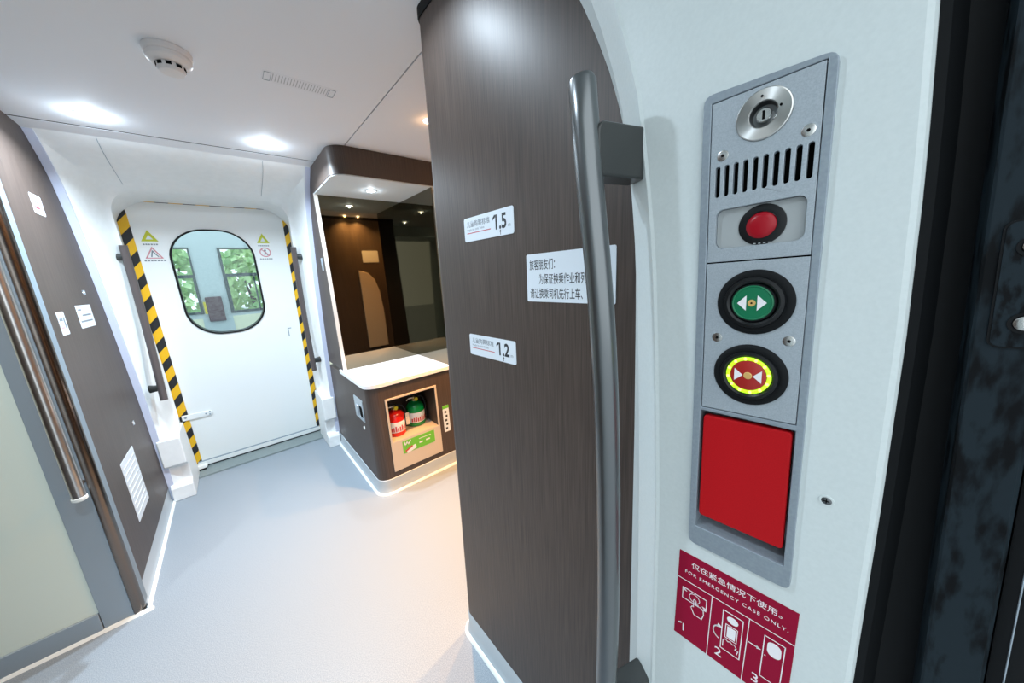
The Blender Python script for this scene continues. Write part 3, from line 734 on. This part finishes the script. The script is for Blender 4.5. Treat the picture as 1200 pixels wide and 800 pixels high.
MB().box(NX0+.014-CX, NX1-.014-CX, .001, .255, .338, .352).build('niche_shelf', 'beige', cab)
bs = MB(); rows = []
for z, o in ((.104,-.003),(.098,.003),(.045,.005),(.018,.010),(.004,.018)):
    arc, x0, y0 = cab_plan(o); rows.append([(1.25-CX, y0-CY, z)] + [(x-CX, y-CY, z) for x, y in arc] + [(x0-CX, 3.06-CY, z)])
bs.grid(rows); bs.build('plinth', 'kick', cab, smooth=40)
bs = MB(); rows = []
for z, o in ((.014,.0115),(.011,.018),(.003,.025),(0,.025)):
    arc, x0, y0 = cab_plan(o); rows.append([(1.25-CX, y0-CY, z)] + [(x-CX, y-CY, z) for x, y in arc] + [(x0-CX, 3.06-CY, z)])
bs.grid(rows); bs.build('sealant_strip', 'line', cab, smooth=60)
# counter
ctp = thing('countertop', 'white countertop with rounded corner on the dark wood cabinet', 'countertop', Matrix.Translation((CX, CY, .742)))
arc, x0, y0 = cab_plan(.012, rad=.075)
MB().prism([(1.17-CX, y0-CY)] + [(x-CX, y-CY) for x, y in arc] + [(x0-CX, 2.62-CY), (1.17-CX, 2.62-CY)], 0, .030).build('slab', 'counter', ctp, bevel=.004)
# niche above
mn = thing('mirror_niche', 'dark mirrored display niche with wood valance above the white countertop', 'niche', Matrix.Translation((CX, CY, .772)))
arc, x0, y0 = cab_plan(0, rad=.085); ZV = 1.985 - .772; ZT = CZ - .772 - .001
yb = 2.555
MB().prism([(1.165-CX, 0)] + [(x-CX, y-CY) for x, y in arc] + [(0, yb-CY), (1.165-CX, yb-CY)], ZV, ZT).build('valance', 'wood', mn, smooth=35)
arc2, _, _ = cab_plan(-.004, rad=.085)
MB().prism([(1.162-CX, .004)] + [(x-CX, y-CY) for x, y in arc2] + [(.004, yb-CY), (1.162-CX, yb-CY)], ZV-.006, ZV+.001).build('soffit', 'soffit', mn)
sp = MB(); rows = []
for z in zs(0, CZ-.772-.001, 20): rows.append([(0.05, yb+.002-CY, z), (0, yb+.002-CY, z), (0, P(z+.772)-CY, z), (.05, P(z+.772)-CY, z)])
sp.grid(rows); sp.build('side_panel', 'wood', mn)
MB().box(.001, .024, yb-CY-.006, yb-CY+.004, 0, ZV).build('edge_strip', 'edge', mn)
MB().box(.024, 1.140-CX, yb-CY, yb-CY+.01, 0, ZV).build('mirror_panel', 'mirror', mn)
MB().box(1.130-CX, 1.140-CX, .012, yb-CY+.01, 0, ZV).build('mirror_panel', 'mirror', mn)
MB().box(1.141-CX, 1.168-CX, -.004, .014, 0, ZV).build('edge_strip', 'edge', mn, bevel=.003)
# wood wall past the niche
struct('wall_right.001', MB().box(1.166, 2.1, 2.045, 2.10, 0, CZ), 'wood')
sl = thing('downlight', 'small recessed downlight in the pale soffit over the countertop', 'ceiling light', Matrix.Translation((.833, 2.303, 1.979)))
def lamp(par, rad, watts, col, lens, spot=150, glow=.22, ring=False):
    if ring: MB().plate(circ(rad*1.25), [circ(rad)], -.003, .001).build('trim_ring', 'alu', par, smooth=40)
    MB().lathe([(rad*1.01,.0005),(rad,-.004),(rad*.7,-.0075),(0,-.009)], 28).build('lens', lens, par, smooth=60)
    ld = bpy.data.lights.new('lamp_beam', 'AREA'); ld.shape = 'DISK'; ld.size = rad*2; ld.spread = math.radians(spot); ld.energy = watts; ld.color = col
    lo = bpy.data.objects.new('lamp_beam', ld); C.objects.link(lo); lo.parent = par; lo.location = (0,0,-.012)
    ld = bpy.data.lights.new('lamp_glow', 'POINT'); ld.shadow_soft_size = .003; ld.energy = watts*glow; ld.color = col     # side glow of the domed frosted lens
    lo = bpy.data.objects.new('lamp_glow', ld); C.objects.link(lo); lo.parent = par; lo.location = (0,0,-.0125)
lamp(sl, .026, NICHE_W, (.84,.92,1.0), 'lampglass', 150, .12, True)

# fittings on the corridor side of the right compartment, seen reflected in the mirror
t = thing('corridor_notice', 'pale notice plate on the corridor wall, seen as a reflection in the dark mirror', 'sign', frame((1.382, .970, 1.69), (-1,0,0), (0,0,1)))
MB().prism(rr(.185, .135, .006), 0, .004).build('plate', 'signw', t)
t = thing('curved_cladding', 'curved beige panel on the corridor wall, seen as a reflection in the dark mirror', 'cladding', frame((1.34, .970, .60), (-1,0,0), (0,0,1)))
MB().prism([(-.11,.0),(.12,.0),(.12,.93),(.02,.90),(-.05,.82),(-.09,.68),(-.11,.45)], 0, .02).build('beige_face', 'beige', t, bevel=.004)
for x, lb in ((1.14, 'warm downlight close to the corridor wall, nearer one in the mirror'), (1.28, 'warm downlight close to the corridor wall, farther one in the mirror')):
    t = thing('downlight', lb, 'ceiling light', Matrix.Translation((x, 1.05, CZ)), 'ceiling downlights'); lamp(t, .018, 7.0, (1,.55,.2), 'lampwarm', 120, .03)

# wall fittings on the cabinet side
def cab_sign(name, label, cat, y0, y1, z0, z1):
    return thing(name, label, cat, frame((CX, (y0+y1)/2, (z0+z1)/2), (0,-1,0), (0,0,1)))
t = cab_sign('latch_plate', 'pale metal latch plate with black slot on the cabinet side', 'latch plate', 2.15, 2.40, .47, .65)
MB().plate(rr(.19, .155, .008), [rr(.075, .085, .02, .035, -.015)], 0, .004).build('plate', 'alu', t, bevel=.001)
MB().prism(rr(.074, .084, .02, .035, -.015), -.0, .0008).build('slot', 'dark', t)
MB().prism(rr(.045, .07, .012, -.035, -.015), .003, .010).build('lever', 'alu', t, bevel=.002)
t = thing('round_cap', 'small white round cap below the latch plate on the cabinet', 'cap', frame((CX, 2.23, .432), (0,-1,0), (0,0,1)))
MB().lathe([(0,.005),(.012,.004),(.014,0)], 16).build('cap', 'line', t, smooth=40)
t = thing('switch_plate', 'small pale switch plate on the wood edge left of the mirror niche', 'switch', frame((CX, 2.625, 1.535), (0,-1,0), (0,0,1)))
MB().prism(rr(.034, .085, .005), 0, .004).build('plate', 'alu', t)
for y in (-.022, .018): MB().prism(rr(.018, .022, .003, 0, y), .004, .006).build('key', 'bluegrey', t)

# fire extinguishers
def extinguisher(x, y, s, m, label, tagged):
    t = thing('fire_extinguisher', label, 'fire extinguisher', Matrix.Translation((x, y, .352)) @ Matrix.Scale(s, 4))
    MB().lathe([(0,0),(.050,0),(.056,.004),(.058,.012),(.058,.118),(.055,.134),(.046,.147),(.030,.156),(.018,.160),(.016,.168)], 32).build('cylinder', m, t, smooth=40)
    lb = MB().lathe([(.0582,.028),(.0588,.030),(.0588,.094),(.0582,.096)], 32).build('label_band', 'signw', t, smooth=40)
    mb = MB()
    for k in range(9):
        a = -math.pi/2 - .9 + k*.225
        mb.face([(.0592*math.cos(a), .0592*math.sin(a), .034), (.0592*math.cos(a+.15), .0592*math.sin(a+.15), .034), (.0592*math.cos(a+.15), .0592*math.sin(a+.15), .058+.006*(k%3)), (.0592*math.cos(a), .0592*math.sin(a), .058+.006*(k%3))])
    mb.build('label_print', 'redprint', lb)
    v = MB().lathe([(.016,.160),(.017,.176),(.011,.180),(.011,.190),(0,.191)], 20).build('valve', 'brass', t, smooth=40)
    MB().lathe([(0,0),(.012,0),(.012,.010),(0,.010)], 16, mtx=Matrix.Translation((.006,-.014,.176)) @ Matrix.Rotation(math.radians(80), 4, 'X')).build('gauge', 'yellow', t)
    MB().prism([(-.010,.180),(.040,.184),(.052,.176),(.054,.182),(.040,.192),(-.012,.190)], -.007, .007, lambda a,b,c: (-a,c,b)).build('carry_handle', 'steel', t, bevel=.001)
    MB().prism([(-.012,.192),(.030,.206),(.050,.202),(.052,.207),(.030,.213),(-.014,.199)], -.007, .007, lambda a,b,c: (-a,c,b)).build('squeeze_lever', 'blackpl', t, bevel=.001)
    pts_ = [(.010,0,.184),(.030,-.004,.190),(.050,-.010,.182),(.064,-.016,.150),(.066,-.018,.110),(.064,-.018,.060)]
    MB().tube(pts_, .0065, 10).build('hose', 'blackpl', t, smooth=40)
    MB().tube([(.064,-.018,.062),(.064,-.019,.034)], [.008,.010], 10).build('nozzle', 'blackpl', t, smooth=40)
    if tagged: MB().box(.050, .074, -.048, -.046, .055, .135).build('paper_tag', 'beige', t)
extinguisher(.728, 2.145, 1.08, 'exred', 'red fire extinguisher on the left in the cabinet niche', True)
extinguisher(.895, 2.190, 1.10, 'exgreen', 'green fire extinguisher on the right in the cabinet niche', False)
# labels on the cabinet front
t = thing('instruction_label', 'bright green instruction label on the beige panel below the extinguishers', 'label', frame((.832, CY-.0065, .288), (1,0,0), (0,0,1)))
MB().prism(rr(.236, .092, .005), 0, .001).build('backing', 'green', t)
MB().prism(rr(.07, .03, .004, -.065, -.012), .001, .0016).build('white_patch', 'ink', t, mtx=Matrix.Rotation(.25, 4, 'Z'))
mb = MB(); mb.line((-.100,-.030),(-.055,-.010),.012,.0015,.0021); mb.build('red_stripe', 'redprint', t)
mb = MB(); mb.poly([(-.105,.038),(-.100,.010),(-.085,.035),(-.078,.012),(-.060,.036)], .007, .001, .0016); mb.build('white_figure', 'ink', t)
for a in ((.0,.025,-.012,-.002),(.05,.08,-.010,.0),(.0,.09,.020,.024)): MB().box(*a,.001,.0016).build('white_bar', 'ink', t)
t = thing('strip_label', 'narrow white label with green top right of the cabinet niche', 'label', frame((1.062, CY, .378), (1,0,0), (0,0,1)))
MB().prism(rr(.050, .205, .003), 0, .001).build('backing', 'signw', t)
MB().box(-.025, .025, .078, .1025, .0006, .0014).build('green_top', 'green', t)
mb = MB()
for i in range(5): mb.box(-.012+.006*(i%2), .004+.006*(i%2), -.085+i*.032, -.068+i*.032, .001, .0014)
mb.build('marks', 'text', t)

# ------------------------------------------------------------------ ceiling fittings
def downlight(x, y, label, watts, col, lens, rad=.028, glow=.085, spot=150):
    t = thing('downlight', label, 'ceiling light', Matrix.Translation((x, y, CZ)), 'ceiling downlights'); lamp(t, rad, watts, col, lens, spot, glow); return t
downlight(-.290, 2.225, 'bright round downlight in the grey ceiling above the left of the far door', DOWN_W, COOL, 'lampglass')
downlight(.297, 2.225, 'bright round downlight in the grey ceiling near the mirror niche corner', DOWN_W, COOL, 'lampglass')
downlight(-.290, .80, 'bright round downlight in the ceiling left of the camera', NEAR_W, COOL, 'lampglass')
downlight(.345, .86, 'bright round downlight in the ceiling beside the right wood wall', NEAR_W*.40, COOL, 'lampglass')
downlight(.870, 1.535, 'small warm corridor downlight just past the right wood wall', CORR_W*.6, WARM, 'lampwarm', .022, .02, 84)
downlight(1.60, 1.535, 'warm corridor downlight far to the right past the wood wall', CORR_W*1.3, WARM, 'lampwarm', .022, .06, 160)
downlight(-1.10, 1.30, 'unseen round downlight added in the left corridor to light the cream panel', LEFT_W, (.95,.97,.95), 'lampglass')  # unseen lamp, added to brighten the cream panel
sd = thing('smoke_detector', 'white round smoke detector on the grey ceiling', 'smoke detector', Matrix.Translation((-.003, 1.550, CZ)) @ Matrix.Rotation(math.pi, 4, 'X'))
MB().lathe([(0,0),(.056,0),(.0575,.004),(.056,.016),(.051,.019),(.051,.017)], 48).build('base', 'detector', sd, smooth=35)
MB().lathe([(.0515,.016),(.0535,.020),(.053,.030),(.046,.037),(.036,.041),(.0345,.041)], 48).build('body', 'detector', sd, smooth=35)
MB().lathe([(.0335,.040),(.0330,.054),(.029,.060),(.018,.063),(0,.064)], 40).build('cap', 'detector', sd, smooth=35)
for k in range(9):
    a = 2*math.pi*k/9 + .25
    MB().box(.0325, .0345, -.0065, .0065, .0425, .0505).build('sensor_slot', 'dark', sd, mtx=Matrix.Rotation(a, 4, 'Z'))
vt = thing('ceiling_vent', 'faint narrow slotted vent with end caps flush in the grey ceiling', 'vent', Matrix.Translation((.348, 1.532, CZ)) @ Matrix.Rotation(math.pi, 4, 'X'))
MB().plate([(-.118,-.035),(.118,-.035),(.118,.035),(-.118,.035)], [[(-.088+.0092*i,-.026),(-.085+.0092*i,-.026),(-.085+.0092*i,.026),(-.088+.0092*i,.026)] for i in range(20)], -.0004, .0010).build('grille', 'grille', vt)
MB().box(-.090, .090, -.028, .028, -.0002, .0004).build('slot_backing', 'ventslot', vt)
for x in (-.103, .103): MB().plate(rr(.022, .058, .004, x, 0), [rr(.019, .055, .003, x, 0)], .0010, .0024).build('end_cap', 'bluegrey', vt)

# ------------------------------------------------------------------ outside
struct('ground', MB().box(-30, 30, -14, -.13, -.35, -.22), 'ground')
struct('ground.001', MB().box(-30, 30, 3.62, 40, -.35, -.22), 'ground')
rc_ = thing('rail_carriage', 'pale grey rail carriage with dark framed windows seen through the door window', 'train carriage', Matrix.Translation((0, 6.0, -.2)))
FC = frame((0,0,0), (1,0,0), (0,0,1))
wl = (-1.10, -.262, 1.30, 2.16); wr = (.012, .95, 1.28, 2.16)
def rect(a): return [(a[0],a[2]),(a[1],a[2]),(a[1],a[3]),(a[0],a[3])]
MB().plate([(-3.5,1.24),(3.5,1.24),(3.5,2.9),(-3.5,2.9)], [rect(wl), rect(wr)], -.10, 0).build('body', 'car', rc_, mtx=FC)
MB().box(-3.5, 3.5, 0, .10, .05, 1.24).build('skirt', 'carlow', rc_)
MB().box(-.29, .02, -.01, .0, .05, 1.25).build('pillar_base', 'car', rc_)
for a in (wl, wr):
    o = MB().plate(rect(a), [rect((a[0]+.03, a[1]-.018, 1.815, a[3]-.018)), rect((a[0]+.04, a[1]-.03, a[2]+.03, 1.775))], -.06, .012).build('window_frame', 'carframe', rc_, mtx=FC)
    MB().box(a[0], a[1], .05, .055, a[2], a[3]).build('glazing', 'glass', o)
MB().box(.335, .352, -.012, .05, 1.30, 1.78).build('window_post', 'carframe', rc_)
MB().box(-.225, -.055, -.05, -.005, 1.19, 1.52).build('hatch', 'hatch', rc_, bevel=.01)
MB().box(-.250, -.226, -.04, -.005, 1.30, 1.46).build('yellow_marker', 'yellow', rc_)
def shrub(x, y, h, wd, label, seed):
    rnd = random.Random(seed); t = thing('shrub', label, 'shrub', Matrix.Translation((x, y, -.22)), 'shrubs beyond the carriage'); mb = MB()
    for k in range(1400):
        a = rnd.uniform(0, 2*math.pi); u = rnd.uniform(-1, 1); rr_ = rnd.uniform(.55, 1)**.5
        c_ = Vector((wd*rr_*math.sqrt(1-u*u)*math.cos(a), wd*.7*rr_*math.sqrt(1-u*u)*math.sin(a), h*.55 + h*.45*u*rr_))
        d1 = Vector((rnd.gauss(0,1), rnd.gauss(0,1), rnd.gauss(0,1))).normalized()*.10; d2 = d1.cross(Vector((rnd.gauss(0,1), rnd.gauss(0,1), rnd.gauss(0,1)))).normalized()*.06
        mb.face([c_-d1, c_+d2, c_+d1, c_-d2])
    mb.build('foliage', 'leaf', t)
    mb = MB()
    for k in range(5): mb.tube([(0,0,0),(wd*.25*math.cos(k*1.3), wd*.2*math.sin(k*1.3), h*.35),(wd*.5*math.cos(k*1.3), wd*.3*math.sin(k*1.3), h*.75)], [.04,.03,.012], 6)
    mb.build('stem', 'hatch', t)
shrub(-.95, 8.0, 2.7, .85, 'leafy green shrub seen through the left carriage window', 1)
shrub(.62, 8.6, 2.75, .75, 'leafy green shrub seen through the right carriage window', 3)
